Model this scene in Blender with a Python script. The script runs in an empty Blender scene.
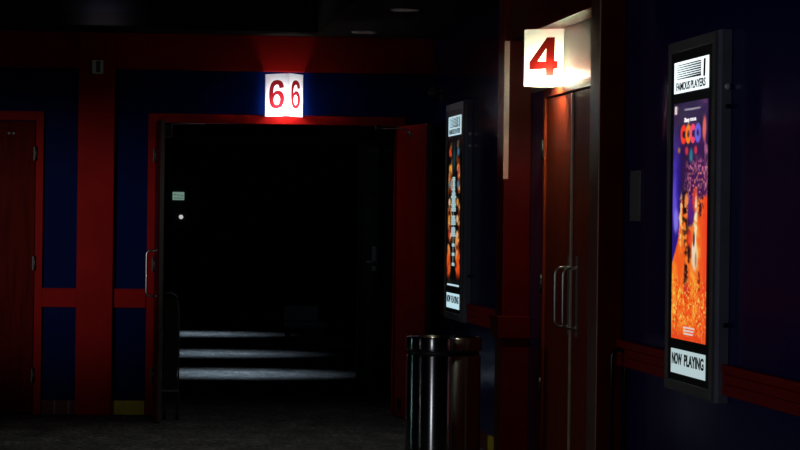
import bpy, bmesh, math, random
from mathutils import Vector, Matrix
random.seed(7)
S = bpy.context.scene
COL = S.collection
PI = math.pi
RW, DB, CEIL = 2.586, 21.5, 2.865          # right wall x, back wall y, ceiling height

# ------------------------------------------------------------------ materials
def nodes_mat(name):
    m = bpy.data.materials.new(name); m.use_nodes = True
    nt = m.node_tree
    return m, nt, nt.nodes['Principled BSDF']

def paint(name, col, rough=.45, metal=0., noise=.15, scale=9., bump=0., spec=.5, sheen=0., sheen_tint=(1, 1, 1),
          stretch=(1, 1, 1), coat=0., coat_rough=.1, aniso=0.):
    m, nt, b = nodes_mat(name)
    tc = nt.nodes.new('ShaderNodeTexCoord'); mp = nt.nodes.new('ShaderNodeMapping')
    mp.inputs['Scale'].default_value = stretch
    nz = nt.nodes.new('ShaderNodeTexNoise'); nz.inputs['Scale'].default_value = scale; nz.inputs['Detail'].default_value = 5
    nt.links.new(tc.outputs['Object'], mp.inputs[0]); nt.links.new(mp.outputs[0], nz.inputs['Vector'])
    rp = nt.nodes.new('ShaderNodeValToRGB')
    rp.color_ramp.elements[0].position = .3; rp.color_ramp.elements[1].position = .7
    rp.color_ramp.elements[0].color = tuple(c*(1-noise) for c in col)+(1,)
    rp.color_ramp.elements[1].color = tuple(min(1, c*(1+noise)) for c in col)+(1,)
    nt.links.new(nz.outputs['Fac'], rp.inputs[0]); nt.links.new(rp.outputs[0], b.inputs['Base Color'])
    b.inputs['Roughness'].default_value = rough; b.inputs['Metallic'].default_value = metal
    b.inputs['Specular IOR Level'].default_value = spec
    b.inputs['Sheen Weight'].default_value = sheen
    b.inputs['Sheen Tint'].default_value = tuple(sheen_tint)+(1,)
    b.inputs['Sheen Roughness'].default_value = .5
    b.inputs['Coat Weight'].default_value = coat; b.inputs['Coat Roughness'].default_value = coat_rough
    if aniso:
        b.inputs['Anisotropic Rotation'].default_value = .25
        b.inputs['Anisotropic'].default_value = aniso
        tg = nt.nodes.new('ShaderNodeTangent'); tg.direction_type = 'RADIAL'; tg.axis = 'Z'
        nt.links.new(tg.outputs[0], b.inputs['Tangent'])
    if bump:
        bp = nt.nodes.new('ShaderNodeBump'); bp.inputs['Strength'].default_value = bump; bp.inputs['Distance'].default_value = .01
        nt.links.new(nz.outputs['Fac'], bp.inputs['Height']); nt.links.new(bp.outputs[0], b.inputs['Normal'])
    return m

def emit(name, col, strength):
    m, nt, b = nodes_mat(name)
    b.inputs['Base Color'].default_value = tuple(c*.5 for c in col)+(1,)
    b.inputs['Roughness'].default_value = .35
    b.inputs['Emission Color'].default_value = tuple(col)+(1,)
    b.inputs['Emission Strength'].default_value = strength
    return m

def translucent(name, col, t=.9):
    m = bpy.data.materials.new(name); m.use_nodes = True; nt = m.node_tree
    nt.nodes.clear()
    o = nt.nodes.new('ShaderNodeOutputMaterial'); mx = nt.nodes.new('ShaderNodeMixShader')
    d = nt.nodes.new('ShaderNodeBsdfDiffuse'); tr = nt.nodes.new('ShaderNodeBsdfTranslucent')
    for n in (d, tr): n.inputs['Color'].default_value = tuple(col)+(1,)
    mx.inputs[0].default_value = t
    nt.links.new(d.outputs[0], mx.inputs[1]); nt.links.new(tr.outputs[0], mx.inputs[2]); nt.links.new(mx.outputs[0], o.inputs[0])
    return m

M = {}
M['blue'] = paint('blue_wall_paint', (.0006, .0055, .056), rough=.35, noise=.08, scale=3, spec=.04)
M['blue_gloss'] = paint('blue_satin_wall_paint', (.0008, .004, .085), rough=.17, noise=.08, scale=3, sheen=.03, sheen_tint=(1, .80, .74), spec=.12)
M['red'] = paint('red_paint', (.27, .005, .004), rough=.38, noise=.1, scale=4, spec=.06)
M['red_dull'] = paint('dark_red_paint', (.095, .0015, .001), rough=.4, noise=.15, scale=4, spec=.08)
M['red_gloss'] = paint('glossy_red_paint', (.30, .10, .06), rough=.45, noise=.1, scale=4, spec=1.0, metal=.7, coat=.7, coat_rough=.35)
M['sign_glare'] = paint('salmon_sign_glare', (.95, .40, .30), rough=.3, spec=1.0, noise=.1, coat=.6, coat_rough=.3)  # sign glare on the far pilaster edge, put into a colour
M['wood'] = paint('dark_red_stained_wood', (.075, .003, .0015), rough=.35, noise=.3, scale=6, stretch=(6, 6, .5), spec=.03)
M['wood_gloss'] = paint('red_brown_varnished_wood', (.22, .026, .007), rough=.42, noise=.25, scale=5, stretch=(6, 6, .5), spec=.03)
M['steel'] = paint('brushed_steel', (.09, .088, .085), rough=.45, metal=1, noise=.1, scale=20)
M['leaf_edge'] = paint('grey_metal_edge', (.055, .045, .04), rough=.4, metal=.3, noise=.1)
M['chrome'] = paint('polished_steel', (.62, .62, .60), rough=.3, metal=1, noise=.05)
M['lock'] = paint('bright_nickel_lock', (.95, .97, .93), rough=.32, metal=.3, noise=.02)
M['bin'] = paint('brushed_bin_steel', (.42, .43, .43), rough=.24, metal=1, noise=.06, scale=30, aniso=1.0)
M['black'] = paint('matt_black', (.006, .006, .007), rough=.5, noise=.2)
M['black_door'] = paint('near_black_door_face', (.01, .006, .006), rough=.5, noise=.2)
M['case'] = paint('dark_grey_aluminium', (.18, .19, .25), rough=.5, metal=.1, noise=.1)
M['case_front'] = paint('grey_aluminium_frame', (.16, .155, .145), rough=.45, metal=.2, noise=.1)
M['panel'] = paint('pale_transom_panel', (.24, .19, .12), rough=.28, noise=.08, scale=3, spec=.6)
M['ceil'] = paint('dark_brown_grey_ceiling', (.017, .0135, .0125), rough=.9, noise=.1, spec=.05)
M['coffer'] = paint('dark_coffer_paint', (.02, .018, .022), rough=.9, noise=.1, spec=.05)
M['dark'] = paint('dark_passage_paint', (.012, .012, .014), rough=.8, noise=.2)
M['navy'] = paint('dark_blue_grey_paint', (.06, .08, .11), rough=.6, noise=.15)
M['grey'] = paint('grey_plastic', (.16, .15, .15), rough=.5, noise=.1)
M['palegrey'] = paint('pale_grey_plastic', (.80, .86, .80), rough=.35, noise=.1)
M['yellow_tile'] = paint('yellow_glazed_tile', (.55, .42, .01), rough=.5, noise=.15, scale=12)
M['red_tile'] = paint('dark_red_glazed_tile', (.10, .010, .006), rough=.35, noise=.15, scale=12)
M['grout'] = paint('pale_grout', (.22, .15, .13), rough=.8)
M['white_face'] = translucent('white_acrylic', (.86, .86, .84))
M['red_face_cool'] = translucent('red_film_dense', (.17, .006, .009))
M['red_face'] = translucent('red_film', (.09, .004, .003))
M['black_ink'] = paint('black_print', (.004, .004, .006), rough=.5, noise=.1)
M['lit_white'] = emit('backlit_white_acrylic', (.86, .98, 1.0), 1.25)
M['lit_white_dim'] = emit('backlit_pale_acrylic', (.70, .90, .92), .62)
M['lit_white_dim2'] = emit('backlit_cool_acrylic', (.62, .90, 1.0), .8)
M['lit_text'] = emit('backlit_white_lettering', (1, .96, .95), 1.0)
M['notice'] = emit('pale_green_lit_notice', (.45, .75, .62), .30)
M['notice_dark'] = paint('dark_green_print', (.02, .05, .04), rough=.5)
M['small_lamp'] = emit('small_white_lamp', (.9, .9, .92), .55)
M['downlight_lens'] = emit('dim_downlight_lens', (.9, .85, .8), .06)

# carpet : speckled short pile
def carpet():
    m, nt, b = nodes_mat('dark_speckled_carpet')
    tc = nt.nodes.new('ShaderNodeTexCoord')
    n1 = nt.nodes.new('ShaderNodeTexNoise'); n1.inputs['Scale'].default_value = 28; n1.inputs['Detail'].default_value = 6
    n2 = nt.nodes.new('ShaderNodeTexNoise'); n2.inputs['Scale'].default_value = 5; n2.inputs['Detail'].default_value = 3
    mp = nt.nodes.new('ShaderNodeMapping'); mp.inputs['Scale'].default_value = (1, .55, 1)
    nt.links.new(tc.outputs['Object'], mp.inputs[0])
    nt.links.new(mp.outputs[0], n1.inputs['Vector']); nt.links.new(mp.outputs[0], n2.inputs['Vector'])
    mx = nt.nodes.new('ShaderNodeMath'); mx.operation = 'MULTIPLY_ADD'; mx.inputs[1].default_value = .65
    sc = nt.nodes.new('ShaderNodeMath'); sc.operation = 'MULTIPLY'; sc.inputs[1].default_value = .35
    nt.links.new(n2.outputs['Fac'], sc.inputs[0]); nt.links.new(n1.outputs['Fac'], mx.inputs[0]); nt.links.new(sc.outputs[0], mx.inputs[2])
    rp = nt.nodes.new('ShaderNodeValToRGB'); e = rp.color_ramp.elements
    e[0].position = .36; e[0].color = (.022, .021, .020, 1)
    e[1].position = .66; e[1].color = (.17, .17, .165, 1)
    k = e.new(.52); k.color = (.065, .064, .062, 1)
    nt.links.new(mx.outputs[0], rp.inputs[0]); nt.links.new(rp.outputs[0], b.inputs['Base Color'])
    b.inputs['Roughness'].default_value = .9
    b.inputs['Specular IOR Level'].default_value = .2
    bp = nt.nodes.new('ShaderNodeBump'); bp.inputs['Strength'].default_value = .5; bp.inputs['Distance'].default_value = .02
    nt.links.new(n1.outputs['Fac'], bp.inputs['Height']); nt.links.new(bp.outputs[0], b.inputs['Normal'])
    return m
M['carpet'] = carpet()

# ------------------------------------------------------------------ mesh helpers (world coordinates)
class MB:
    def __init__(s): s.bm = bmesh.new()
    def quad(s, pts):
        return s.bm.faces.new([s.bm.verts.new(p) for p in pts])
    def box(s, x0, x1, y0, y1, z0, z1, mi=0, mat=None):
        P = [Vector((x, y, z)) for z in (z0, z1) for (x, y) in ((x0, y0), (x1, y0), (x1, y1), (x0, y1))]
        if mat: P = [mat @ p for p in P]
        v = [s.bm.verts.new(p) for p in P]
        for f in ((3, 2, 1, 0), (4, 5, 6, 7), (0, 1, 5, 4), (1, 2, 6, 5), (2, 3, 7, 6), (3, 0, 4, 7)):
            s.bm.faces.new([v[i] for i in f]).material_index = mi
        return s
    def prism(s, pts, ax, thick, origin=(0, 0, 0), mi=0):
        """pts: list of 3-D points in a plane, extruded by vector ax*thick"""
        a = [s.bm.verts.new(Vector(p)) for p in pts]; b = [s.bm.verts.new(Vector(p)+Vector(ax)*thick) for p in pts]
        n = len(a)
        s.bm.faces.new(a).material_index = mi; s.bm.faces.new(b[::-1]).material_index = mi
        for i in range(n): s.bm.faces.new([a[i], b[i], b[(i+1) % n], a[(i+1) % n]]).material_index = mi
        return s
    def lathe(s, prof, cx, cy, n=64, mi=0, closed=True):
        rings = [[s.bm.verts.new((cx+r*math.cos(2*PI*k/n), cy+r*math.sin(2*PI*k/n), z)) for k in range(n)] for r, z in prof]
        rng = range(len(rings)) if closed else range(len(rings)-1)
        for i in rng:
            A, B = rings[i], rings[(i+1) % len(rings)]
            for k in range(n):
                f = s.bm.faces.new([A[k], A[(k+1) % n], B[(k+1) % n], B[k]]); f.smooth = True; f.material_index = mi
        return s
    def cyl(s, c, axis, r, h, n=20, mi=0, r2=None):
        c = Vector(c); a = Vector(axis).normalized(); u = a.orthogonal().normalized(); w = a.cross(u)
        r2 = r if r2 is None else r2
        A = [s.bm.verts.new(c+(u*math.cos(2*PI*k/n)+w*math.sin(2*PI*k/n))*r) for k in range(n)]
        B = [s.bm.verts.new(c+a*h+(u*math.cos(2*PI*k/n)+w*math.sin(2*PI*k/n))*r2) for k in range(n)]
        s.bm.faces.new(A[::-1]).material_index = mi; s.bm.faces.new(B).material_index = mi
        for k in range(n):
            f = s.bm.faces.new([A[k], A[(k+1) % n], B[(k+1) % n], B[k]]); f.smooth = True; f.material_index = mi
        return s
    def tube(s, pts, r, n=12, mi=0):
        pts = [Vector(p) for p in pts]; rings = []
        up = None
        for i, p in enumerate(pts):
            t = (pts[min(i+1, len(pts)-1)]-pts[max(i-1, 0)]).normalized()
            if up is None: up = t.orthogonal().normalized()
            up = (up-t*up.dot(t)).normalized(); w = t.cross(up)
            rings.append([s.bm.verts.new(p+(up*math.cos(2*PI*k/n)+w*math.sin(2*PI*k/n))*r) for k in range(n)])
        for A, B in zip(rings, rings[1:]):
            for k in range(n):
                f = s.bm.faces.new([A[k], A[(k+1) % n], B[(k+1) % n], B[k]]); f.smooth = True; f.material_index = mi
        s.bm.faces.new(rings[0][::-1]).material_index = mi; s.bm.faces.new(rings[-1]).material_index = mi
        return s
    def ball(s, c, r, sz=(1, 1, 1), n=20):
        g = bmesh.ops.create_uvsphere(s.bm, u_segments=n, v_segments=n//2, radius=r)
        for v in g['verts']: v.co = Vector((v.co.x*sz[0], v.co.y*sz[1], v.co.z*sz[2]))+Vector(c)
        for v in g['verts']:
            for f in v.link_faces: f.smooth = True
        return s
    def xf(s, mat):
        bmesh.ops.transform(s.bm, matrix=mat, verts=s.bm.verts); return s
    def build(s, name, mats, parent=None, bevel=0.):
        me = bpy.data.meshes.new(name)
        bmesh.ops.recalc_face_normals(s.bm, faces=s.bm.faces)
        off = origin_of(parent)
        for v in s.bm.verts: v.co -= off
        s.bm.to_mesh(me); s.bm.free()
        for m in (mats if isinstance(mats, (list, tuple)) else [mats]): me.materials.append(m)
        o = bpy.data.objects.new(name, me); COL.objects.link(o); o.parent = parent
        if bevel:
            b = o.modifiers.new('bevel', 'BEVEL'); b.width = bevel; b.segments = 2; b.limit_method = 'ANGLE'
        return o

def origin_of(o):
    v = Vector((0, 0, 0))
    while o is not None:
        v += o.location; o = o.parent
    return v

def tag(o, label=None, cat=None, group=None, kind=None):
    if label: o['label'] = label
    if cat: o['category'] = cat
    if group: o['group'] = group
    if kind: o['kind'] = kind
    return o
def thing(name, loc, label, cat, group=None):
    o = bpy.data.objects.new(name, None); COL.objects.link(o); o.location = loc; o.empty_display_size = .1
    return tag(o, label, cat, group)
def struct(name, mb, mats, label=None, cat=None, bevel=0.):
    o = mb.build(name, mats, bevel=bevel); return tag(o, label, cat, kind='structure')

def mesh_from_curve(cu):
    o = bpy.data.objects.new('tmp', cu); COL.objects.link(o)
    bpy.context.view_layer.update()
    me = bpy.data.meshes.new_from_object(o.evaluated_get(bpy.context.evaluated_depsgraph_get()))
    bpy.data.objects.remove(o); bpy.data.curves.remove(cu)
    return me
def outline_mesh(loops, thick):
    cu = bpy.data.curves.new('c', 'CURVE'); cu.dimensions = '2D'; cu.fill_mode = 'BOTH'; cu.extrude = thick/2
    for L in loops:
        sp = cu.splines.new('POLY'); sp.points.add(len(L)-1)
        for p, (x, y) in zip(sp.points, L): p.co = (x, y, 0, 1)
        sp.use_cyclic_u = True
    return mesh_from_curve(cu)
def place_mesh(name, me, org, xd, yd, mat, parent):
    xd = Vector(xd).normalized(); yd = Vector(yd).normalized(); zd = xd.cross(yd)
    T = Matrix.Translation(Vector(org)-origin_of(parent)) @ Matrix((xd, yd, zd)).transposed().to_4x4()
    me.transform(T); me.name = name; me.materials.clear(); me.materials.append(mat)
    o = bpy.data.objects.new(name, me); COL.objects.link(o); o.parent = parent
    return o
def text_part(name, body, w, h, org, xd, yd, mat, parent, bold=.03, thick=.0012, spacing=1.0):
    cu = bpy.data.curves.new('t', 'FONT'); cu.body = body; cu.size = 1; cu.offset = bold; cu.extrude = .0005; cu.space_character = spacing
    cu.resolution_u = 3
    me = mesh_from_curve(cu)
    xs = [v.co.x for v in me.vertices]; ys = [v.co.y for v in me.vertices]
    x0, x1, y0, y1 = min(xs), max(xs), min(ys), max(ys)
    for v in me.vertices:
        v.co = Vector(((v.co.x-x0)/(x1-x0)*w, (v.co.y-y0)/(y1-y0)*h, thick/2*(1 if v.co.z > 0 else -1)))
    return place_mesh(name, me, org, xd, yd, mat, parent)

# ------------------------------------------------------------------ the room shell
LX, FY, EY = -8.0, -5.0, 45.0     # lobby left wall, wall behind the camera, far end of the passage
struct('floor', MB().box(LX, 6, FY, EY, -.1, 0), M['carpet'], 'dark speckled carpet floor running from the lobby into the passage', 'floor')
# ceiling with a deep coffer
CX0, CX1, CY0, CY1, CZ = -4.0, 1.655, 4.0, 20.98, 3.30
c = MB()
c.box(LX, CX0, FY, DB, CEIL, CEIL+.12); c.box(CX1, RW+.12, FY, DB, CEIL, CEIL+.12)
c.box(CX0, CX1, FY, CY0, CEIL, CEIL+.12); c.box(CX0, CX1, CY1, DB, CEIL, CEIL+.12)
c.box(CX0-.05, CX1+.05, CY0-.05, CY1+.05, CZ, CZ+.1, 1)
c.box(CX0-.05, CX0, CY0, CY1, CEIL+.12, CZ, 1); c.box(CX1, CX1+.05, CY0, CY1, CEIL+.12, CZ, 1)
c.box(CX0-.05, CX1+.05, CY0-.05, CY0, CEIL+.12, CZ, 1); c.box(CX0-.05, CX1+.05, CY1, CY1+.05, CEIL+.12, CZ, 1)
struct('ceiling', c, [M['ceil'], M['coffer']], 'dark ceiling with a deep square-edged recess over the lobby', 'ceiling')
# back wall with two door openings
W1x0, W1x1, WTOP = -1.32, -.406, 2.19
O0, O1 = .485, 2.311
b = MB(); T = .14
b.box(LX, W1x0, DB, DB+T, 0, CEIL); b.box(W1x1, O0, DB, DB+T, 0, CEIL); b.box(O1, RW, DB, DB+T, 0, CEIL)
b.box(W1x0, W1x1, DB, DB+T, WTOP, CEIL); b.box(O0, O1, DB, DB+T, 2.198, CEIL)
struct('wall_back', b, M['blue'], 'dark blue wall at the end of the lobby with two doorways', 'wall')
# right wall with the doorway of auditorium four
D0, D1 = 14.23, 16.03
r = MB()
r.box(RW, RW+T, FY, D0, 0, CEIL); r.box(RW, RW+T, D1, DB+T, 0, CEIL); r.box(RW, RW+T, D0, D1, 2.195, CEIL)
struct('wall_right', r, M['blue_gloss'], 'dark blue satin wall along the right side with the lit poster cases', 'wall')
struct('wall_left', MB().box(LX-.12, LX, FY, DB+T, 0, CEIL), M['blue'], 'dark blue wall on the far left of the lobby', 'wall')
struct('wall_front', MB().box(LX-.12, RW+T, FY-.12, FY, 0, CEIL), M['blue'], 'dark wall at the near end of the lobby', 'wall')

struct('light_cut_beam', MB().box(LX, -1.6, 12.6, 12.9, 2.39, CEIL-.001), M['coffer'], 'unseen dark beam added over the left part of the lobby to cut the lobby light', 'ceiling', .004)  # unseen beam added to keep the lobby light off the wall top
# red trims on the back wall
t1 = MB().box(LX, RW-.001, DB-.03, DB-.0005, 2.592, CEIL-.001)
struct('trim_1', t1, M['red'], 'wide dark red band under the ceiling of the end wall', 'trim', .004)
PX0, PX1 = -.095, .176
struct('trim_2', MB().box(PX0, PX1, DB-.065, DB-.0305, 0, CEIL-.002).box(PX0, PX1, DB-.032, DB-.0005, 0, 2.591), M['red'],
       'red square pilaster between the two doorways', 'pilaster', .006)
struct('trim_13', MB().box(-.45, .62, 20.72, 20.9795, 2.862, 2.868), M['coffer'], 'thin dark ledge along the edge of the ceiling recess above the pilaster', 'ledge')
def rail_back(name, x0, x1, label):
    m = MB()
    m.box(x0, x1, DB-.030, DB-.0005, .803, .935); m.box(x0, x1, DB-.034, DB-.0005, .935, .945)
    return struct(name, m, M['red'], label, 'rail', .002)
rail_back('trim_3', W1x1+.056, PX0-.0005, 'red horizontal rail left of the pilaster on the end wall')
rail_back('trim_4', PX1+.0005, O0-.062, 'red horizontal rail right of the pilaster on the end wall')
def base_back(name, x0, x1, mats, joints, label):
    m = MB().box(x0, x1, DB-.012, DB-.0005, 0, .105, 0)
    for j in joints: m.box(j-.006, j+.006, DB-.0135, DB-.011, 0, .105, 1)
    return struct(name, m, mats, label, 'skirting')
base_back('baseboard_back', W1x1+.056, PX0-.0005, [M['red_tile'], M['grout']], (-.246, -.142), 'dark red tiled skirting with pale joints left of the pilaster')
base_back('baseboard_back_yellow', PX1+.0005, O0-.062, [M['yellow_tile'], M['grout']], (), 'yellow tiled skirting right of the pilaster')

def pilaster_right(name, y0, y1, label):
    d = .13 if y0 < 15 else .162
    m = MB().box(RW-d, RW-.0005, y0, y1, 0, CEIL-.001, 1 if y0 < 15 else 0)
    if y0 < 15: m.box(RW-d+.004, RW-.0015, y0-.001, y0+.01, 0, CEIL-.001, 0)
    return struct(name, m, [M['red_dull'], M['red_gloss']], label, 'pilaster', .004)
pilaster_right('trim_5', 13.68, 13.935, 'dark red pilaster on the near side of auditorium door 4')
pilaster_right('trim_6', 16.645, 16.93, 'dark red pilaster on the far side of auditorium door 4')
h = MB().box(RW-.13, RW-.0005, 13.936, 16.644, 2.556, CEIL-.001)
h.box(RW-.133, RW-.128, 13.936, 16.644, 2.556, 2.564)
for y in (14.35, 15.35, 16.3):
    h.cyl((RW-.133, y, 2.68), (1, 0, 0), .011, .006, 12)
struct('trim_7', h, M['red_dull'], 'deep dark red header over auditorium door 4', 'header', .003)
def rail_right(name, y0, y1, label, x=RW, mats=None):
    m = MB()
    for z0, z1, d in ((.80, .845, .026), (.845, .85, .018), (.85, .885, .026), (.885, .89, .018), (.89, .924, .030)):
        m.box(x-d, x-.0005, y0, y1, z0, z1)
    return struct(name, m, M['red'], label, 'rail', .002)
rail_right('trim_8', FY, 13.679, 'dark red horizontal rail on the right wall passing behind the near poster case')
rail_right('trim_9', 16.931, DB-.15, 'dark red horizontal rail on the right wall below the far poster case')
struct('glare_strip', MB().box(RW-.167, RW-.136, 16.6405, 16.6445, 1.74, 2.553), M['sign_glare'], 'salmon strip painted as glare of the lit sign on the far pilaster of door 4', 'sign_glare', .001)  # strip painted in place of the number sign's highlight on this edge
m = MB().box(RW-.19, RW-.1625, 16.60, 16.96, .80, .93).box(RW-.1625, RW-.0005, 16.605, 16.644, .80, .93)
struct('trim_10', m, M['red_dull'], 'short dark red rail piece wrapped around the far pilaster of door 4', 'rail', .003)
m = MB()
m.box(RW-.012, RW-.0005, 18.25, 21.0, 0, .105, 0)
m.box(RW-.012, RW-.0005, 16.935, 18.25, 0, .105, 1)
struct('baseboard_right', m, [M['red_tile'], M['yellow_tile']], 'red and yellow tiled skirting along the right wall', 'skirting')
struct('trim_11', MB().box(RW-.006, RW-.0005, 13.94, 16.64, 2.246, 2.5555), M['panel'], 'pale glossy transom panel above auditorium door 4', 'panel')

# ------------------------------------------------------------------ hinges and handles
def hinge_back(x, z, parent, y=DB-.004, mat='steel'):
    m = MB().cyl((x, y-.036, z-.055), (0, 0, 1), .008, .11, 10)
    for k in range(3): m.cyl((x, y-.036, z-.055+.028+.027*k-.0035), (0, 0, 1), .010, .005, 10)
    m.box(x-.018, x+.004, y-.034, y-.030, z-.05, z+.05)
    return m.build('hinge', M[mat], parent)
def c_handle(p0, p1, out, r, parent, mat, name='pull_handle', rb=.035):
    p0, p1, out = Vector(p0), Vector(p1), Vector(out); L = out.length; od = out/L; up = (p1-p0).normalized()
    pts = [p0, p0+od*(L-rb)]
    for k in range(1, 7):
        a = k*PI/12; pts.append(p0+od*(L-rb+rb*math.sin(a))+up*(rb-rb*math.cos(a)))
    for k in range(0, 7):
        a = k*PI/12; pts.append(p1+od*(L-rb+rb*math.cos(a))-up*(rb-rb*math.sin(a)))
    pts += [p1+od*(L-rb), p1]
    m = MB().tube(pts, r)
    for p in (p0, p1): m.cyl(p, od, r*1.7, .006, 14)
    return m.build(name, mat, parent)

# ------------------------------------------------------------------ door 1, closed, at the left edge
def frame_back(x0, x1, z1, w=.056, p=.032):
    m = MB()
    m.box(x0-w, x0, DB-p, DB+.10, 0, z1+w+.012); m.box(x1, x1+w, DB-p, DB+.10, 0, z1+w+.012)
    m.box(x0, x1, DB-p, DB+.10, z1, z1+w+.012)
    m.box(x0, x0+.014, DB+.045, DB+.09, 0, z1); m.box(x1-.014, x1, DB+.045, DB+.09, 0, z1)
    return m
d1 = struct('door_1', frame_back(W1x0, W1x1, 2.197), M['red'], 'closed dark red wooden door in a red frame at the left edge', 'door', .003)
lf = MB().box(W1x0+.004, W1x1-.004, DB-.012, DB+.033, .012, 2.19).build('door_leaf', M['wood'], d1, .003)
MB().box(-.617, -.600, DB-.016, DB-.0125, 2.090, 2.106).box(-.583, -.566, DB-.016, DB-.0125, 2.090, 2.106).build('number_plate', M['grey'], lf)
for z in (1.95, 1.13, .29): hinge_back(W1x1, z, d1)

# ------------------------------------------------------------------ door 2, the open double doorway under number 66
d2 = struct('door_2', frame_back(O0, O1, 2.197), M['red'], 'wide open double doorway in a red frame below the lit number sign 66', 'door', .003)
# left leaf stands open at a right angle to the wall
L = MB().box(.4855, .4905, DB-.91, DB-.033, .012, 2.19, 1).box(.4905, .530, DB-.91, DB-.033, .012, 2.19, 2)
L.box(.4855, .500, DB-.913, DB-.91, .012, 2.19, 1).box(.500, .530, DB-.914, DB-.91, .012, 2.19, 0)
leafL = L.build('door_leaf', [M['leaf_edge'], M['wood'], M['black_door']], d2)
leafL['label'] = 'left leaf seen edge on with a grey metal edge'
c_handle((.4855, DB-.84, .915), (.4855, DB-.84, 1.245), (-.075, 0, 0), .0085, leafL, M['chrome'])
for z in (1.95, 1.13, .30): hinge_back(O0-.002, z, d2)
MB().box(.531, .60, DB-.42, DB-.12, 2.08, 2.165).build('door_closer', M['grey'], leafL, .008)
MB().tube([(.575, DB-.33, 2.17), (.60, DB-.33, 2.182), (.84, DB-.15, 2.184), (.845, DB-.04, 2.184)], .008).cyl((.575, DB-.33, 2.155), (0, 0, 1), .018, .03, 14).build('closer_arm', M['steel'], leafL)
MB().box(.531, .548, DB-.86, DB-.10, 1.0, 1.06).build('push_bar', M['black'], leafL, .004)
# right leaf swung slightly past a right angle
ang = math.radians(7.2)
T2 = Matrix.Translation((O1-.002, DB-.035, 0)) @ Matrix.Rotation(ang, 4, 'Z')
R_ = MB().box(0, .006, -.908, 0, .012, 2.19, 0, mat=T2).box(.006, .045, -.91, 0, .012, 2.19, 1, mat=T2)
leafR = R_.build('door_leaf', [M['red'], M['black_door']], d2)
leafR['label'] = 'dark red right leaf swung back towards the right wall'
m = MB(); m.box(-.012, .0, -.44, -.36, 2.10, 2.15); m.xf(T2); m.build('door_closer', M['steel'], leafR, .004)
m = MB().tube([T2 @ Vector((-.006, -.40, 2.145)), (2.30, DB-.30, 2.172), (2.13, DB-.24, 2.168)], .006).cyl(T2 @ Vector((-.010, -.40, 2.125)), (0, 0, 1), .014, .03, 12)
m.cyl((2.13, DB-.24, 2.150), (0, 0, 1), .016, .048, 14)
m.build('closer_arm', M['steel'], leafR)
m = MB(); m.box(-.022, 0, -.22, -.17, .07, .15); m.tube([(-.014, -.195, .09), (-.045, -.21, .012)], .008); m.xf(T2); m.build('door_stop', M['steel'], leafR)

# ------------------------------------------------------------------ door 3, the closed double door of auditorium 4
def xbox(m, y0, y1, z0, z1, x0, x1, mi=0): return m.box(x0, x1, y0, y1, z0, z1, mi)
f = MB()
f.box(RW-.022, RW+.10, D0-.045, D0, 0, 2.245); f.box(RW-.022, RW+.10, D1, D1+.045, 0, 2.245); f.box(RW-.022, RW+.10, D0, D1, 2.197, 2.245)
d3 = struct('door_3', f, M['wood_gloss'], 'closed red-brown double door below the lit number sign 4', 'door', .003)
def leaf3(y0, y1, hy, label):
    l = MB().box(RW-.008, RW+.037, y0, y1, .012, 2.190).build('door_leaf', M['wood_gloss'], d3, .002)
    l['label'] = label
    MB().box(RW-.010, RW-.0082, hy-.035, hy+.035, .88, 1.31).build('pull_plate', M['grey'], l)
    c_handle((RW-.010, hy, .925), (RW-.010, hy, 1.245), (-.072, 0, 0), .0075, l, M['chrome'])
    return l
far = leaf3(15.135, D1-.004, 15.22, 'leaf on the far side')
near = leaf3(D0+.004, 15.105, 14.96, 'leaf on the near side')
MB().box(RW-.020, RW-.0085, 15.104, 15.138, .02, 2.185).build('meeting_strip', paint('pale_brass_strip', (.62, .52, .38), rough=.4, metal=.2), d3, .002)
for z in (1.90, 1.14, .55):
    m = MB().cyl((RW-.030, D1+.004, z-.055), (0, 0, 1), .009, .11, 10).box(RW-.026, RW-.0225, D1-.004, D1+.03, z-.05, z+.05)
    for k in range(3): m.cyl((RW-.030, D1+.004, z-.055+.0245+.027*k), (0, 0, 1), .0105, .005, 10)
    m.build('hinge', M['steel'], d3)

# ------------------------------------------------------------------ the two V-shaped lit number signs
def smooth(pts, corners, n=8):
    """Catmull-Rom through closed pts; corners are kept sharp"""
    out = []; N = len(pts)
    for i in range(N):
        p0, p1, p2, p3 = (Vector(pts[(i+k) % N]+(0,)) for k in (-1, 0, 1, 2))
        if i in corners: p0 = p1*2-p2 if False else p1
        if (i+1) % N in corners: p3 = p2
        for k in range(n):
            t = k/n
            q = .5*((2*p1)+(p2-p0)*t+(2*p0-5*p1+4*p2-p3)*t*t+(3*p1-p0-3*p2+p3)*t**3)
            out.append((q.x, q.y))
    return out
SIX = smooth([(.97, 1.40), (.92, 1.66), (.76, 1.85), (.50, 1.92), (.22, 1.82), (.05, 1.48), (0, .95), (.04, .42), (.20, .10), (.50, 0), (.80, .10), (.96, .35),
              (1, .62), (.96, .90), (.80, 1.14), (.56, 1.21), (.38, 1.15), (.27, 1.03), (.29, 1.30), (.36, 1.52), (.51, 1.61), (.63, 1.54), (.67, 1.35)], {0, 17, 22})
SIXC = [(.51+.20*math.cos(a*PI/16), .60+.34*math.sin(a*PI/16)) for a in range(32)]
FOUR = [((x-55)/192, (333-y)/192) for x, y in ((172, 82), (226, 82), (224, 235), (249, 236), (249, 288), (223, 288), (222, 336), (166, 336), (166, 289), (53, 289), (53, 243))]
FOURC = [((x-55)/192, (333-y)/192) for x, y in ((168, 154), (166, 237), (110, 237))]
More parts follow.
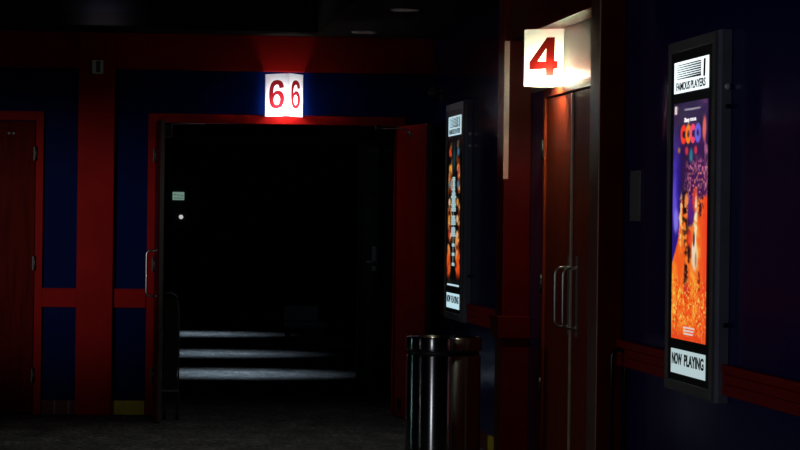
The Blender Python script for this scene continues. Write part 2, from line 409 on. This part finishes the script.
def v_sign(loops, dw, dh, dx, dy, p_wall0, apex, p_wall1, z0, z1, label, cap_mat):
    """two translucent faces meeting at the apex; open at top and bottom"""
    th = .002
    cx = (p_wall0[0]+p_wall1[0])/2; cy = (p_wall0[1]+p_wall1[1])/2
    s = thing('number_sign', (cx, cy, z0), label, 'sign', 'V-shaped lit number signs')
    for a, b in ((p_wall0, apex), (apex, p_wall1)):
        A = Vector((a[0], a[1], z0)); Bv = Vector((b[0], b[1], z0)); xd = Bv-A; w = xd.length; hh = z1-z0
        def fit(L, ): 
            mx = max(q[0] for q in loops[0]); my = max(q[1] for q in loops[0])
            return [((dx*w+q[0]/mx*dw*w), hh*dy+q[1]/my*dh*hh) for q in L]
        dl = [fit(L) for L in loops]
        rect = [(0, 0), (w, 0), (w, hh), (0, hh)]
        # the white panel has the numeral cut out of it, the red numeral fills the cut
        pm = outline_mesh([rect]+dl, 0)
        fo = place_mesh('sign_face', pm, A, xd, (0, 0, 1), M['white_face'], s)
        nm = outline_mesh(dl, 0)
        n = place_mesh('numeral', nm, A, xd, (0, 0, 1), cap_mat or M['red_face'], fo)
        n['label'] = 'red numeral'
    # slim mounting strips and a bulb holder behind the faces
    for p in (p_wall0, p_wall1):
        MB().box(p[0]-.003, p[0]+.003, p[1]-.003, p[1]+.003, z0, z1).build('mounting_strip', M['palegrey'], s)
    return s
def signface_order(n): pass
s66 = v_sign([SIX, SIXC], .65, .675, .17, .18, (1.302, DB-.036), (1.464, DB-.245), (1.586, DB-.036), 2.2525, 2.572,
             'white lit V-shaped sign with a red 6 on each face above the open doorway', M['red_face_cool'])
s4 = v_sign([FOUR, FOURC], .71, .675, .135, .18, (RW-.014, 15.70), (RW-.215, 15.56), (RW-.014, 15.42), 2.235, 2.550,
            'white lit V-shaped sign with a red 4 above the closed double door', None)

# ------------------------------------------------------------------ backlit poster cases on the right wall
def hsh(x, y, s=0):
    n = math.sin(x*127.1+y*311.7+s*74.7)*43758.5453; return n-math.floor(n)
def vnoise(x, y, s=0):
    xi, yi = math.floor(x), math.floor(y); fx, fy = x-xi, y-yi; fx = fx*fx*(3-2*fx); fy = fy*fy*(3-2*fy)
    a = hsh(xi, yi, s)*(1-fx)+hsh(xi+1, yi, s)*fx; b_ = hsh(xi, yi+1, s)*(1-fx)+hsh(xi+1, yi+1, s)*fx
    return a*(1-fy)+b_*fy
def fbm(x, y, s=0): return .55*vnoise(x, y, s)+.3*vnoise(2*x, 2*y, s+1)+.15*vnoise(4*x, 4*y, s+2)
def sst(a, b, x):
    t = max(0, min(1, (x-a)/(b-a))); return t*t*(3-2*t)
def mix(a, b, t): return tuple(p*(1-t)+q*t for p, q in zip(a, b))
def blob(u, v, cu, cv, ru, rv, soft=.4):
    d = math.hypot((u-cu)/ru, (v-cv)/rv); return 1-sst(1-soft, 1+soft, d)
def ring(u, v, cu, cv, ru, rv, t=.45, op=None):
    d = math.hypot((u-cu)/ru, (v-cv)/rv)
    k = (1-sst(1-.05, 1.12, d))*sst(1-t-.12, 1-t, d)
    if op and u > cu+ru*.25 and abs(v-cv) < rv*.38: k *= 0
    return k
def festive(u, v):
    """abstract purple-to-orange artwork (sRGB 0..1), u left to right, v top to bottom"""
    n = fbm(u*5, v*9, 3); n2 = fbm(u*14, v*30, 5); sp = hsh(math.floor(u*46), math.floor(v*120), 2)
    c = mix((.07, .04, .15), (.20, .10, .34), n)
    c = mix(c, (.42, .16, .38), sst(.6, 1, u)*sst(.45, .7, n2)*.9)
    # blue-violet band along the left side
    lb = (1-sst(.16, .30, u+.06*(n-.5)))*sst(.05, .3, v)
    c = mix(c, mix((.16, .10, .55), (.42, .34, .95), sst(.35, .8, fbm(u*3, v*7, 8))), lb*.85)
    c = mix(c, (.62, .55, 1.0), blob(u, v, .10, .50, .07, .05)*.7)
    # pink streak on the right
    c = mix(c, (.95, .42, .35), blob(u, v, .90, .12, .05, .05)*.9)
    c = mix(c, (.72, .42, .55), sst(.82, .95, u)*sst(.14, .2, v)*(1-sst(.32, .42, v))*sst(.4, .65, n2)*.8)
    # little lights of a town on a hill
    hill = sst(.25, .55, u+.5*(v-.28))*sst(.21, .27, v)*(1-sst(.42, .47, v))
    c = mix(c, (.30, .10, .32), hill*.7)
    if sp > .70: c = mix(c, mix((.85, .45, .75), (.98, .62, .42), hsh(math.floor(u*46), math.floor(v*120), 9)), hill*.75)
    # ornament below the title
    c = mix(c, (.85, .20, .30), blob(u, v, .40, .205, .05, .018)*.9); c = mix(c, (.85, .20, .30), blob(u, v, .66, .205, .05, .018)*.9)
    c = mix(c, (.15, .55, .60), blob(u, v, .53, .225, .045, .03)*.85)
    c = mix(c, (.75, .50, .12), blob(u, v, .17, .20, .035, .012)*.9)
    # orange sweep
    P_ = ((0, .68), (.18, .58), (.25, .41), (.42, .385), (.47, .53), (.6, .51), (.64, .42), (1, .395))
    for (ua, va), (ub, vb) in zip(P_, P_[1:]):
        if ua <= u <= ub: edge = va+(vb-va)*(u-ua)/(ub-ua)
    edge += .03*(fbm(u*6, v*12, 12)-.5)
    o = sst(edge-.01, edge+.012, v)
    oc = mix((.98, .42, .12), (1.0, .66, .22), sst(.3, .7, fbm(u*6, v*6, 15)))
    oc = mix(oc, (.95, .22, .14), sst(.72, .98, u)*.8*(1-sst(.7, .95, v)*.4))
    oc = mix(oc, (.96, .30, .10), sst(.35, .65, fbm(u*9, v*24, 18))*.55)
    c = mix(c, oc, o)
    # purple gap and pale and dark vertical brush strokes
    c = mix(c, (.36, .12, .50), blob(u, v, .56, .455, .12, .06)*.9)
    c = mix(c, (.93, .25, .15), blob(u, v, .66, .41, .08, .05)*.8)
    wob = .06*(fbm(v*26, 1.3, 21)-.5)*2
    br = sst(.38, .56, fbm(u*12, v*42, 51)); br2 = sst(.42, .6, fbm(u*16, v*55, 57))
    c = mix(c, (.10, .03, .08), blob(u+wob, v, .38, .46, .085, .10, .5)*br)
    c = mix(c, (.10, .04, .10), blob(u+wob, v, .48, .585, .075, .075, .5)*br)
    c = mix(c, (.12, .03, .07), blob(u+wob, v, .41, .69, .06, .10, .5)*br)
    c = mix(c, (.99, .90, .72), blob(u+wob, v, .70, .51, .04, .12, .4)*(.4+.6*br2))
    c = mix(c, (1.0, .80, .50), blob(u+wob*1.5, v, .27, .50, .05, .11, .4)*br2)
    c = mix(c, (.97, .55, .28), blob(u-wob, v, .40, .43, .06, .05, .4)*br2)
    c = mix(c, (.97, .93, .86), blob(u-wob*.5, v, .64, .60, .05, .05, .4)*br2)
    c = mix(c, (.95, .86, .74), blob(u-wob*.4, v, .68, .655, .085, .05, .3)*.85)
    c = mix(c, (.45, .36, .30), blob(u, v, .70, .66, .025, .03, .4)*.6)
    c = mix(c, (.95, .24, .14), blob(u, v, .50, .57, .08, .035, .5)*.8)
    c = mix(c, (.10, .03, .10), blob(u, v, .64, .575, .03, .03, .4)*.75)
    c = mix(c, (.80, .14, .16), blob(u, v, .44, .79, .07, .025)*.9)
    c = mix(c, (.30, .08, .14), blob(u-wob, v, .82, .44, .09, .05)*br2)
    c = mix(c, (.45, .10, .05), blob(u-wob, v, .80, .75, .04, .05)*br2*.8)
    # petals at the foot
    foot = sst(.70, .80, v)
    c = mix(c, (1.0, .80, .22), foot*sst(.55, .8, n2)*.75)
    if sp > .80: c = mix(c, (.85, .18, .06), foot*.7)
    if sp < .12: c = mix(c, (1.0, .88, .40), foot*.7)
    c = mix(c, (.90, .22, .10), sst(.93, 1, v)*.7)
    # title letters
    for cu, ru, col, op in ((.30, .085, (1.0, .22, .16), True), (.44, .08, (1.0, .52, .12), None), (.575, .08, (1.0, .28, .45), True), (.715, .085, (.40, .36, .85), None)):
        c = mix(c, (.06, .03, .14), blob(u, v, cu, .135, ru*1.1, .040, .2)*.5)
        c = mix(c, col, ring(u, v, cu, .135, ru, .040, .56, op))
    return c
def ensemble(u, v):
    """abstract dark artwork with two warm columns"""
    n = fbm(u*5, v*16, 41); wv = fbm(u*9, v*34, 43)
    c = (.015, .015, .02)
    warm = mix((.45, .16, .05), (1.0, .68, .36), sst(.35, .75, wv))
    for cu in (.20, .80):
        k = blob(u, v, cu, .5, .17, .52, .25)*sst(.42, .58, fbm(u*4+cu*9, v*15, 44))
        c = mix(c, warm, k*.95)
    for i in range(8):
        cv = .06+i*.115
        for cu in (.17, .80):
            k = blob(u, v, cu+.04*(hsh(i, cu, 5)-.5), cv+.02*hsh(i, 2, 6), .09, .028, .4)
            c = mix(c, ((1.0, .78, .55), (.85, .25, .12), (.95, .62, .20), (.30, .45, .55))[int(hsh(i, cu*7, 3)*4)], k*.9)
    c = mix(c, (.10, .35, .40), blob(u, v, .48, .12, .10, .09, .5)*.6)
    c = mix(c, (.65, .18, .30), blob(u, v, .85, .20, .08, .03)*.7)
    c = mix(c, (1.0, .42, .10), sst(.70, .80, v)*(1-sst(.88, .95, v))*sst(.15, .35, abs(u-.5))*sst(.35, .6, wv+.15))
    c = mix(c, (.75, .12, .06), sst(.66, .9, v)*(1-sst(.92, .97, v))*sst(.22, .3, abs(u-.5))*.35)
    c = mix(c, (.05, .08, .09), sst(.93, .97, v)*.6)
    return c
def s2l(x): return x/12.92 if x <= .04045 else ((x+.055)/1.055)**2.4
def artwork(name, fn, y_far, y_near, z0, z1, x, mat_strength, parent, nu=66, nv=220):
    me = bpy.data.meshes.new(name); verts = []; faces = []; cols = []
    th = .004
    for j in range(nv+1):
        for i in range(nu+1):
            verts.append((x, y_far+(y_near-y_far)*i/nu, z1+(z0-z1)*j/nv))
            c = fn(i/nu, j/nv); cols.append(tuple(s2l(max(0, min(1, k))) for k in c)+(1,))
    for j in range(nv):
        for i in range(nu):
            a = j*(nu+1)+i; faces.append((a, a+nu+1, a+nu+2, a+1))
    k = len(verts)
    for j, i in ((0, 0), (0, nu), (nv, nu), (nv, 0)):
        q = verts[j*(nu+1)+i]; verts.append((q[0]+th, q[1], q[2])); cols.append((0, 0, 0, 1))
    faces.append((k, k+1, k+2, k+3))
    off = origin_of(parent); verts = [tuple(Vector(q)-off) for q in verts]
    me.from_pydata(verts, [], faces)
    ca = me.color_attributes.new('artwork', 'FLOAT_COLOR', 'POINT')
    for i, cc in enumerate(cols): ca.data[i].color = cc
    m, nt, b = nodes_mat(name+'_backlit_print')
    at = nt.nodes.new('ShaderNodeAttribute'); at.attribute_name = 'artwork'
    nt.links.new(at.outputs['Color'], b.inputs['Emission Color']); b.inputs['Emission Strength'].default_value = mat_strength
    b.inputs['Base Color'].default_value = (.02, .02, .02, 1); b.inputs['Roughness'].default_value = .3
    me.materials.append(m)
    o = bpy.data.objects.new(name, me); COL.objects.link(o); o.parent = parent
    return o
def poster_case(dy, dz, fn, strength, label, near):
    c = thing('poster_case', (RW, 11.89+dy, .765+dz), label, 'poster case', 'backlit poster cases on the right wall')
    Y0, Y1 = 11.36+dy, 12.41+dy
    Z0, Z1 = .765+dz, 2.285+dz
    # housing with a chamfered near and far edge
    hs = MB()
    prof = [(RW-.001, Y0), (RW-.044, Y0), (RW-.050, Y0+.02), (RW-.050, Y1-.02), (RW-.044, Y1), (RW-.001, Y1)]
    hs.prism([(px, py, Z0) for px, py in prof], (0, 0, 1), Z1-Z0)
    hs.build('housing', M['case'], c, .002)
    # hinged front frame, four bars
    fr = MB(); xf0, xf1 = RW-.064, RW-.050; a0, a1 = Y0+.05, Y1-.06
    wz, wy = .045, .045
    fr.box(xf0, xf1, a0, a0+wy, Z0+.005, Z1-.005); fr.box(xf0, xf1, a1-wy, a1, Z0+.005, Z1-.005)
    fr.box(xf0, xf1, a0+wy, a1-wy, Z0+.005, Z0+.005+wz); fr.box(xf0, xf1, a0+wy, a1-wy, Z1-.005-wz, Z1-.005)
    fr.build('front_frame', M['case_front'], c, .003)
    xb = RW-.0555
    MB().box(xb, RW-.051, a0+wy+.0005, a1-wy-.0005, Z0+.0505, Z1-.0505).build('black_mask', M['black'], c)
    yn, yf = 11.545+dy, 12.24+dy; xl = xb-.0015
    W = yf-yn
    hp = MB().box(xl, xb-.0002, yn, yf, 2.056+dz, 2.191+dz).build('header_panel', M['lit_white'] if near else M['lit_white_dim2'], c)
    hp['label'] = 'white lit header panel with a striped emblem and two words'
    em = MB(); xe = xl-.0012
    for k in range(7):
        zt = 2.176+dz-k*.0098; u0, u1 = .09, .79
        t0, t1 = .0014, .0030+.0006*(k % 2)
        if k == 6: t1 = .005
        pts = [(xe, yf-W*u0, zt+t0), (xe, yf-W*u1, zt+t1), (xe, yf-W*u1, zt-t1), (xe, yf-W*u0, zt-t0)]
        em.prism(pts, (1, 0, 0), .001)
    em.prism([(xe, yf-W*.865, 2.181+dz), (xe, yf-W*.915, 2.181+dz), (xe, yf-W*.905, 2.108+dz), (xe, yf-W*.855, 2.108+dz)], (1, 0, 0), .001)
    em.build('striped_emblem', M['black_ink'], hp)
    for wd_, u0, wf in (('FAMOUS', .07, .40), ('PLAYERS', .50, .42)):
        text_part('lettering', wd_, W*wf, .036, (xl-.0006, yf-W*u0, 2.066+dz), (0, -1, 0), (0, 0, 1), M['black_ink'], hp, bold=.02)
    po = artwork('poster', fn, yf, yn, .995+dz, 2.012+dz, xl, strength, c)
    np_ = MB().box(xl, xb-.0002, yn, yf, .846+dz, .951+dz).build('caption_panel', M['lit_white_dim'] if near else M['lit_white_dim2'], c)
    np_['label'] = 'white lit caption panel with two black words'
    for wd_, u0, wf in (('NOW', .035, .30), ('PLAYING', .40, .56)):
        text_part('lettering', wd_, W*wf, .051, (xl-.0006, yf-W*u0, .884+dz), (0, -1, 0), (0, 0, 1), M['black_ink'], np_, bold=.03)
    if near:
        po['label'] = 'purple and orange backlit poster'
        for wd_, u0, wf, hh_ in (('Disney', .33, .14, .026), ('PIXAR', .50, .17, .013)):
            text_part('lettering', wd_, W*wf, hh_, (xl-.0009, yf-W*u0, (1.920 if wd_ == 'Disney' else 1.928)+dz), (0, -1, 0), (0, 0, 1), M['lit_text'], po, bold=0)
        cm = emit('pale_credit_line', (.9, .74, .7), .75)
        for k in range(3):
            MB().box(xl-.0012, xl-.0004, yf-W*(.68-.02*k), yf-W*(.36+.01*k), 1.046-k*.013+dz, 1.053-k*.013+dz).build('credit_line', cm, po)
        MB().box(xl-.0012, xl-.0004, yf-W*.78, yf-W*.33, 1.976+dz, 1.983+dz).build('tagline', emit('grey_tagline', (.6, .55, .62), .45), po)
        MB().box(xl-.0012, xl-.0004, yf-W*.10, yf-W*.035, 1.966+dz, 2.0+dz).build('rating_mark', cm, po)
    else:
        po['label'] = 'black backlit poster with warm figures and a pale central title'
        cr = MB()
        for k in range(31):
            z = 1.765-k*.0135+dz; w_ = (.13+.09*hsh(k, 3, 2))*(1 if k > 8 else .6)
            if k in (18, 19, 25): continue
            cr.box(xl-.0012, xl-.0004, yf-W*(.48+w_), yf-W*(.48-w_), z-.0115, z)
        for z in (1.30, 1.235, 1.165):
            cr.box(xl-.0012, xl-.0004, yf-W*.60, yf-W*.40, z-.022+dz, z+dz)
        cr.box(xl-.0010, xl-.0004, yf-W*.485, yf-W*.475, 1.15+dz, 1.765+dz)
        cr.build('title_block', emit('backlit_title', (.60, .90, .95), .6), po)
        MB().box(xl-.0012, xl-.0004, yf-W*.97, yf-W*.05, 1.003+dz, 1.015+dz).build('credit_line', M['lit_white_dim2'], po)
    # locks on the near end face
    for z, r_, mt in ((2.052, .0125, 'chrome_dot'), (1.972, .010, 'chrome_dot' if not near else 'black'), (1.083, .010, 'black'), (.868, .010, 'black')):
        lk = MB().cyl((RW-.018, Y0, z+dz), (0, -1, 0), r_, .006, 20)
        lk.ball((RW-.018, Y0-.006, z+dz), r_*.95, (1, .35, 1))
        lk.build('lock', M['lock'] if mt == 'chrome_dot' else M['black'], c)
    return c
poster_case(0, 0, festive, .92, 'near poster case with a bright purple and orange poster', True)
poster_case(7.88, .028, ensemble, .85, 'far poster case with a narrow-looking dark poster and pale central title', False)

# ------------------------------------------------------------------ steel waste bin
bx, by, br = 1.935, 15.5, .2055
tb = thing('trash_bin', (bx, by, 0), 'round brushed steel bin with an open top near the far poster case', 'bin')
body = MB().lathe([(br-.012, .012), (br-.003, .012), (br, .018), (br, .752), (br-.004, .757), (br-.012, .757)], bx, by, 96)
body.build('body', M['bin'], tb)
MB().lathe([(br-.013, .745), (br-.010, .745), (br-.010, .79), (br-.013, .79)], bx, by, 96).build('gap_band', M['black'], tb)
MB().lathe([(br-.030, .785), (br+.002, .782), (br+.0045, .79), (br+.0045, .846), (br+.001, .853), (br-.010, .855), (br-.045, .838), (br-.055, .80), (br-.052, .79)], bx, by, 96).build('rim', M['bin'], tb)
MB().lathe([(0.001, .03), (br-.056, .03), (br-.056, .80), (br-.062, .80), (br-.062, .036), (.001, .036)], bx, by, 64, closed=False).build('liner', M['black'], tb)
MB().lathe([(.001, 0), (br-.006, 0), (br-.006, .014), (.001, .014)], bx, by, 64, closed=False).build('base', M['black'], tb)

# ------------------------------------------------------------------ small fixtures
def plain(mb, name, mat, label, cat, bevel=0., group=None):
    o = mb.build(name, mat, bevel=bevel); return tag(o, label, cat, group)
w = thing('signal_box', (.045, DB-.066, 2.56), 'small pale box fixed high on the red pilaster', 'box')
MB().box(.004, .086, DB-.090, DB-.0652, 2.552, 2.652).build('case', M['palegrey'], w, .004)
MB().box(.032, .064, DB-.094, DB-.0905, 2.562, 2.645).build('cover', paint('dark_green_cover', (.06, .10, .07), rough=.3), w, .002)

w = thing('wall_plate', (RW, 13.37, 1.5), 'blank grey rectangular plate on the blue wall beside door 4', 'plate')
MB().box(RW-.008, RW-.0006, 13.245, 13.50, 1.50, 1.742).build('plate', M['grey'], w, .002)
for y in (13.265, 13.48):
    for z in (1.52, 1.722): MB().cyl((RW-.008, y, z), (-1, 0, 0), .006, .002, 10).build('screw', M['steel'], w)

w = thing('wall_spotlight', (2.585, 20.9, 2.36), 'small dark round wall fixture in the corner above the far poster case', 'fixture')
MB().box(RW-.02, RW-.0005, 20.82, 20.98, 2.36, 2.46).build('back_box', M['black'], w, .004)
MB().tube([(RW-.02, 20.9, 2.42), (RW-.05, 20.9, 2.44), (RW-.06, 20.9, 2.445)], .008).build('bracket', M['black'], w)
MB().ball((RW-.075, 20.88, 2.435), .042, (1, 1, .95)).build('head', paint('dull_olive_metal', (.08, .09, .06), rough=.7), w)

# black bent-tube hoop in front of the near pilaster
w = thing('hoop_stand', (2.54, 13.5, 0), 'thin black bent-tube hoop against the wall, left of the near poster case', 'stand')
pts = [(2.503, 13.5, .02), (2.503, 13.5, .85)]+[(2.536-.033*math.cos(a*PI/8), 13.5, .85+.033*math.sin(a*PI/8)) for a in range(1, 8)]+[(2.569-.002, 13.5, .85), (2.569-.002, 13.5, .02)]
MB().tube(pts, .010).build('tube', paint('black_enamel_tube', (.008, .008, .009), rough=.28, noise=.1), w)
MB().box(2.485, 2.583, 13.42, 13.58, 0, .022).build('foot', M['black'], w, .003)

# folded black cart with tube frame beside the open leaf
w = thing('folded_cart', (.60, 21.1, 0), 'narrow folded black cart with a bent tube rim standing beside the open left leaf', 'cart')
cx0, cx1, cy = .541, .668, 20.98
pts = [(cx0, cy, .925), (cx0+.045, cy, .93)]+[(cx0+.045+.06*math.sin(a*PI/12), cy, .87+.06*math.cos(a*PI/12)) for a in range(1, 7)]+[(cx1-.010, cy, .80), (cx1-.006, cy, .12)]
MB().tube(pts, .0075).build('tube_frame', paint('scuffed_black_tube', (.22, .22, .22), rough=.35, metal=.5), w)
MB().box(cx0, cx1-.016, cy-.012, cy+.012, .22, .905).build('side_panel', M['black'], w, .01)
MB().box(cx0-.005, cx1-.006, cy-.03, cy+.03, .205, .222).build('crossbar', M['grey'], w, .003)
for px in (cx0+.02, cx1-.012):
    m = MB().cyl((px-.012, cy, .035), (1, 0, 0), .035, .024, 24)
    wh = m.build('wheel', M['black'], w)
    MB().cyl((px-.014, cy, .035), (1, 0, 0), .010, .028, 12).build('axle', M['chrome'], wh)
    MB().box(px-.006, px+.006, cy-.008, cy+.008, .03, .21).build('strut', M['black'], w)

# recessed ceiling lights
for i, (x, y, lb) in enumerate(((1.985, 20.81, 'dim recessed ceiling light nearest the end wall'), (2.026, 18.48, 'dim recessed ceiling light further from the end wall, towards door 4'))):
    w = thing('recessed_light', (x, y, CEIL), lb, 'ceiling light', 'recessed ceiling lights')
    MB().lathe([(.062, CEIL-.0005), (.095, CEIL-.0005), (.095, CEIL-.006), (.088, CEIL-.012), (.062, CEIL-.006)], x, y, 40).build('trim_ring', M['chrome'], w)
    MB().cyl((x, y, CEIL-.0008), (0, 0, -1), .061, .004, 32).build('lens', M['downlight_lens'], w)

# ------------------------------------------------------------------ the dark passage behind the open doorway
PL, PR, PC = -.6, 4.6, 2.75
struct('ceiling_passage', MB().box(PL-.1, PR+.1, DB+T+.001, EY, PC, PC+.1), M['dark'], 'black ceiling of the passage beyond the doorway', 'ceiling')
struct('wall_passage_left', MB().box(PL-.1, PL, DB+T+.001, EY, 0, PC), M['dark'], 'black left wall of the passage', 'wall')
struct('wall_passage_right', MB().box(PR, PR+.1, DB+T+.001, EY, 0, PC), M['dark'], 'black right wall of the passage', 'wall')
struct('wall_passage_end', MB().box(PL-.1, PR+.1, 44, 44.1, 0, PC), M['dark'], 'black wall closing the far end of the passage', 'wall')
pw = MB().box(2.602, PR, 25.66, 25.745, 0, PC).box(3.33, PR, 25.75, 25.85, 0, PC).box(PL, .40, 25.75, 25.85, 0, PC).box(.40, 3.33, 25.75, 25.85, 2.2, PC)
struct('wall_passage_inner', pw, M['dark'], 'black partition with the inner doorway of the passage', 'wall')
d4 = struct('door_4', MB().box(2.42, 3.325, 25.755, 25.80, .01, 2.19), M['navy'], 'dark blue-grey inner door leaf standing inside the passage', 'door', .003)
MB().cyl((2.57, 25.755, 1.10), (0, -1, 0), .022, .02, 16).tube([(2.57, 25.735, 1.10), (2.57, 25.70, 1.10), (2.49, 25.695, 1.10)], .009).box(2.55, 2.59, 25.750, 25.7555, 1.02, 1.24).build('door_handle', M['lock'], d4)

w = thing('notice', (1.35, 43.97, 1.73), 'tiny pale green lit notice deep in the dark passage', 'notice')
nb = MB().box(1.262, 1.440, 43.96, 43.9995, 1.735, 1.858).build('panel', M['notice'], w, .003)
m = MB()
for k, (a, b_) in enumerate(((0, .3), (.38, .62), (.7, 1))):
    m.box(1.275+a*.15, 1.275+b_*.15, 43.957, 43.9598, 1.815-.008*k, 1.823-.008*k)
m.box(1.28, 1.425, 43.957, 43.9598, 1.76, 1.768); m.build('print', M['notice_dark'], nb)
plain(MB().cyl((1.395, 43.9995, 1.475), (0, -1, 0), .033, .04, 16), 'wall_lamp', M['small_lamp'], 'tiny white wall lamp just below the pale green notice', 'lamp')

# upholstered bench far inside
w = thing('bench', (2.5, 33, 0), 'low dark upholstered bench in shadow deep in the passage', 'bench')
MB().box(2.27, 2.74, 32.75, 33.25, .20, .28).build('seat', M['navy'], w, .02)
MB().prism([(2.27, 33.20, .28), (2.27, 33.28, .28), (2.27, 33.34, .46), (2.27, 33.27, .46)], (1, 0, 0), .40).build('backrest', M['navy'], w, .01)
for x in (2.30, 2.70):
    for y in (32.79, 33.2): MB().box(x-.02, x+.02, y-.02, y+.02, 0, .20).build('leg', M['black'], w)

# ------------------------------------------------------------------ lights
def area(name, loc, target, sx, sy, power, col, spread=PI):
    l = bpy.data.lights.new(name, 'AREA'); l.shape = 'RECTANGLE'; l.size = sx; l.size_y = sy; l.energy = power; l.color = col; l.spread = spread
    o = bpy.data.objects.new(name, l); COL.objects.link(o); o.location = loc
    o.rotation_euler = (Vector(target)-Vector(loc)).to_track_quat('-Z', 'Y').to_euler()
    return o
def point(name, loc, power, col, rad):
    l = bpy.data.lights.new(name, 'POINT'); l.energy = power; l.color = col; l.shadow_soft_size = rad
    o = bpy.data.objects.new(name, l); COL.objects.link(o); o.location = loc; return o
def spot(name, loc, target, power, col, deg, rad=.05, blend=1.):
    l = bpy.data.lights.new(name, 'SPOT'); l.energy = power; l.color = col; l.spot_size = math.radians(deg); l.spot_blend = blend; l.shadow_soft_size = rad
    o = bpy.data.objects.new(name, l); COL.objects.link(o); o.location = loc
    o.rotation_euler = (Vector(target)-Vector(loc)).to_track_quat('-Z', 'Y').to_euler(); return o
# lamps inside the two number signs
point('sign_lamp_66', (1.450, DB-.115, 2.325), 5.5, (.93, .95, 1.0), .05)
point('sign_lamp_4', (RW-.078, 15.50, 2.280), 13.5, (.98, 1.0, .74), .025)
# lobby light reaching the end wall from behind the viewer
spot('lobby_light', (-5.2, 9.5, 2.5), (-.30, DB, 1.62), 1250, (1.0, .97, .95), 14, .15, 1.)
spot('right_wall_fill', (-3.5, 9.0, 2.6), (RW, 15.5, .9), 10, (1.0, .95, .92), 70, .1, 1.).data.energy = 1.0  # added fill that lifts the dim right wall, no fixture there
spot('floor_fill_spot', (.8, 18.2, 3.22), (.8, 18.4, 0), 42, (.98, 1.0, .97), 92, .06, 1.)  # unseen spot added in the coffer to brighten the carpet
area('lobby_side_fill', (-7.5, 5.0, 2.5), (2.0, 12.0, 1.2), .6, .6, 17, (.84, .86, 1.0), math.radians(90))  # added fill, out of view, to brighten the poster case ends
# tall lit things standing elsewhere in the lobby, seen in the bin
area('lit_case_teal', (-4.6, 19.0, 1.3), (bx, by, .7), .22, 1.3, 2.2, (.45, .95, .9))
area('lit_case_white', (-4.8, 8.1, 1.4), (bx, by, .7), .20, 1.3, 5, (1, .97, .92))
area('lit_case_grey', (-6.0, 14.2, 1.4), (bx, by, .7), .20, 1.3, 1.4, (.9, .9, 1))
# cove light in the coffer
spot('cove_light', (.08, 20.77, 2.897), (.08, 20.98, 2.90), .9, (.70, .74, 1.0), 140, .012, 1.)
spot('bench_fill', (2.9, 31.5, 2.6), (2.5, 33, .3), 2.5, (.85, .9, 1.0), 34, .05, 1.)  # added fill so the bench shows faintly
spot('inner_door_fill', (1.2, 23.0, 2.6), (2.75, 25.75, 1.4), 2.2, (.75, .85, 1.0), 45, .05, 1.)  # added fill that lifts the inner door leaf out of black
# baffled ceiling slots in the passage
for k, (y, p) in enumerate(((27.15, 12.5), (31.1, 9.5), (36.2, 10))):
    o = area('passage_slot_light', (1.30, y, 2.70), (1.3, y, 0), .9, .4, p, (.60, .79, 1.0), math.radians(42))
    o.rotation_euler = (0, 0, 0)

# ------------------------------------------------------------------ world, camera, view
wd = bpy.data.worlds.new('world'); S.world = wd; wd.use_nodes = True
wd.node_tree.nodes['Background'].inputs[0].default_value = (.6, .65, 1, 1); wd.node_tree.nodes['Background'].inputs[1].default_value = 0.0
cam = bpy.data.cameras.new('camera'); co = bpy.data.objects.new('camera', cam); COL.objects.link(co); S.camera = co
F_PX, YAW, ROLL = 2850., math.radians(6.21), .0125
cam.sensor_width = 36; cam.lens = F_PX/800*36; cam.clip_end = 100
cam.shift_y = -7.1/800
co.location = (0, 0, 1.502)
co.rotation_mode = 'QUATERNION'
base = Matrix.Rotation(-YAW, 4, 'Z') @ Matrix.Rotation(PI/2, 4, 'X') @ Matrix.Rotation(ROLL, 4, 'Z')
co.rotation_quaternion = base.to_quaternion()
S.view_settings.view_transform = 'Standard'; S.view_settings.look = 'None'; S.view_settings.gamma = 1; S.view_settings.use_curve_mapping = False
S.view_settings.exposure = 0
S.cycles.use_denoising = True
S.cycles.sample_clamp_indirect = 80
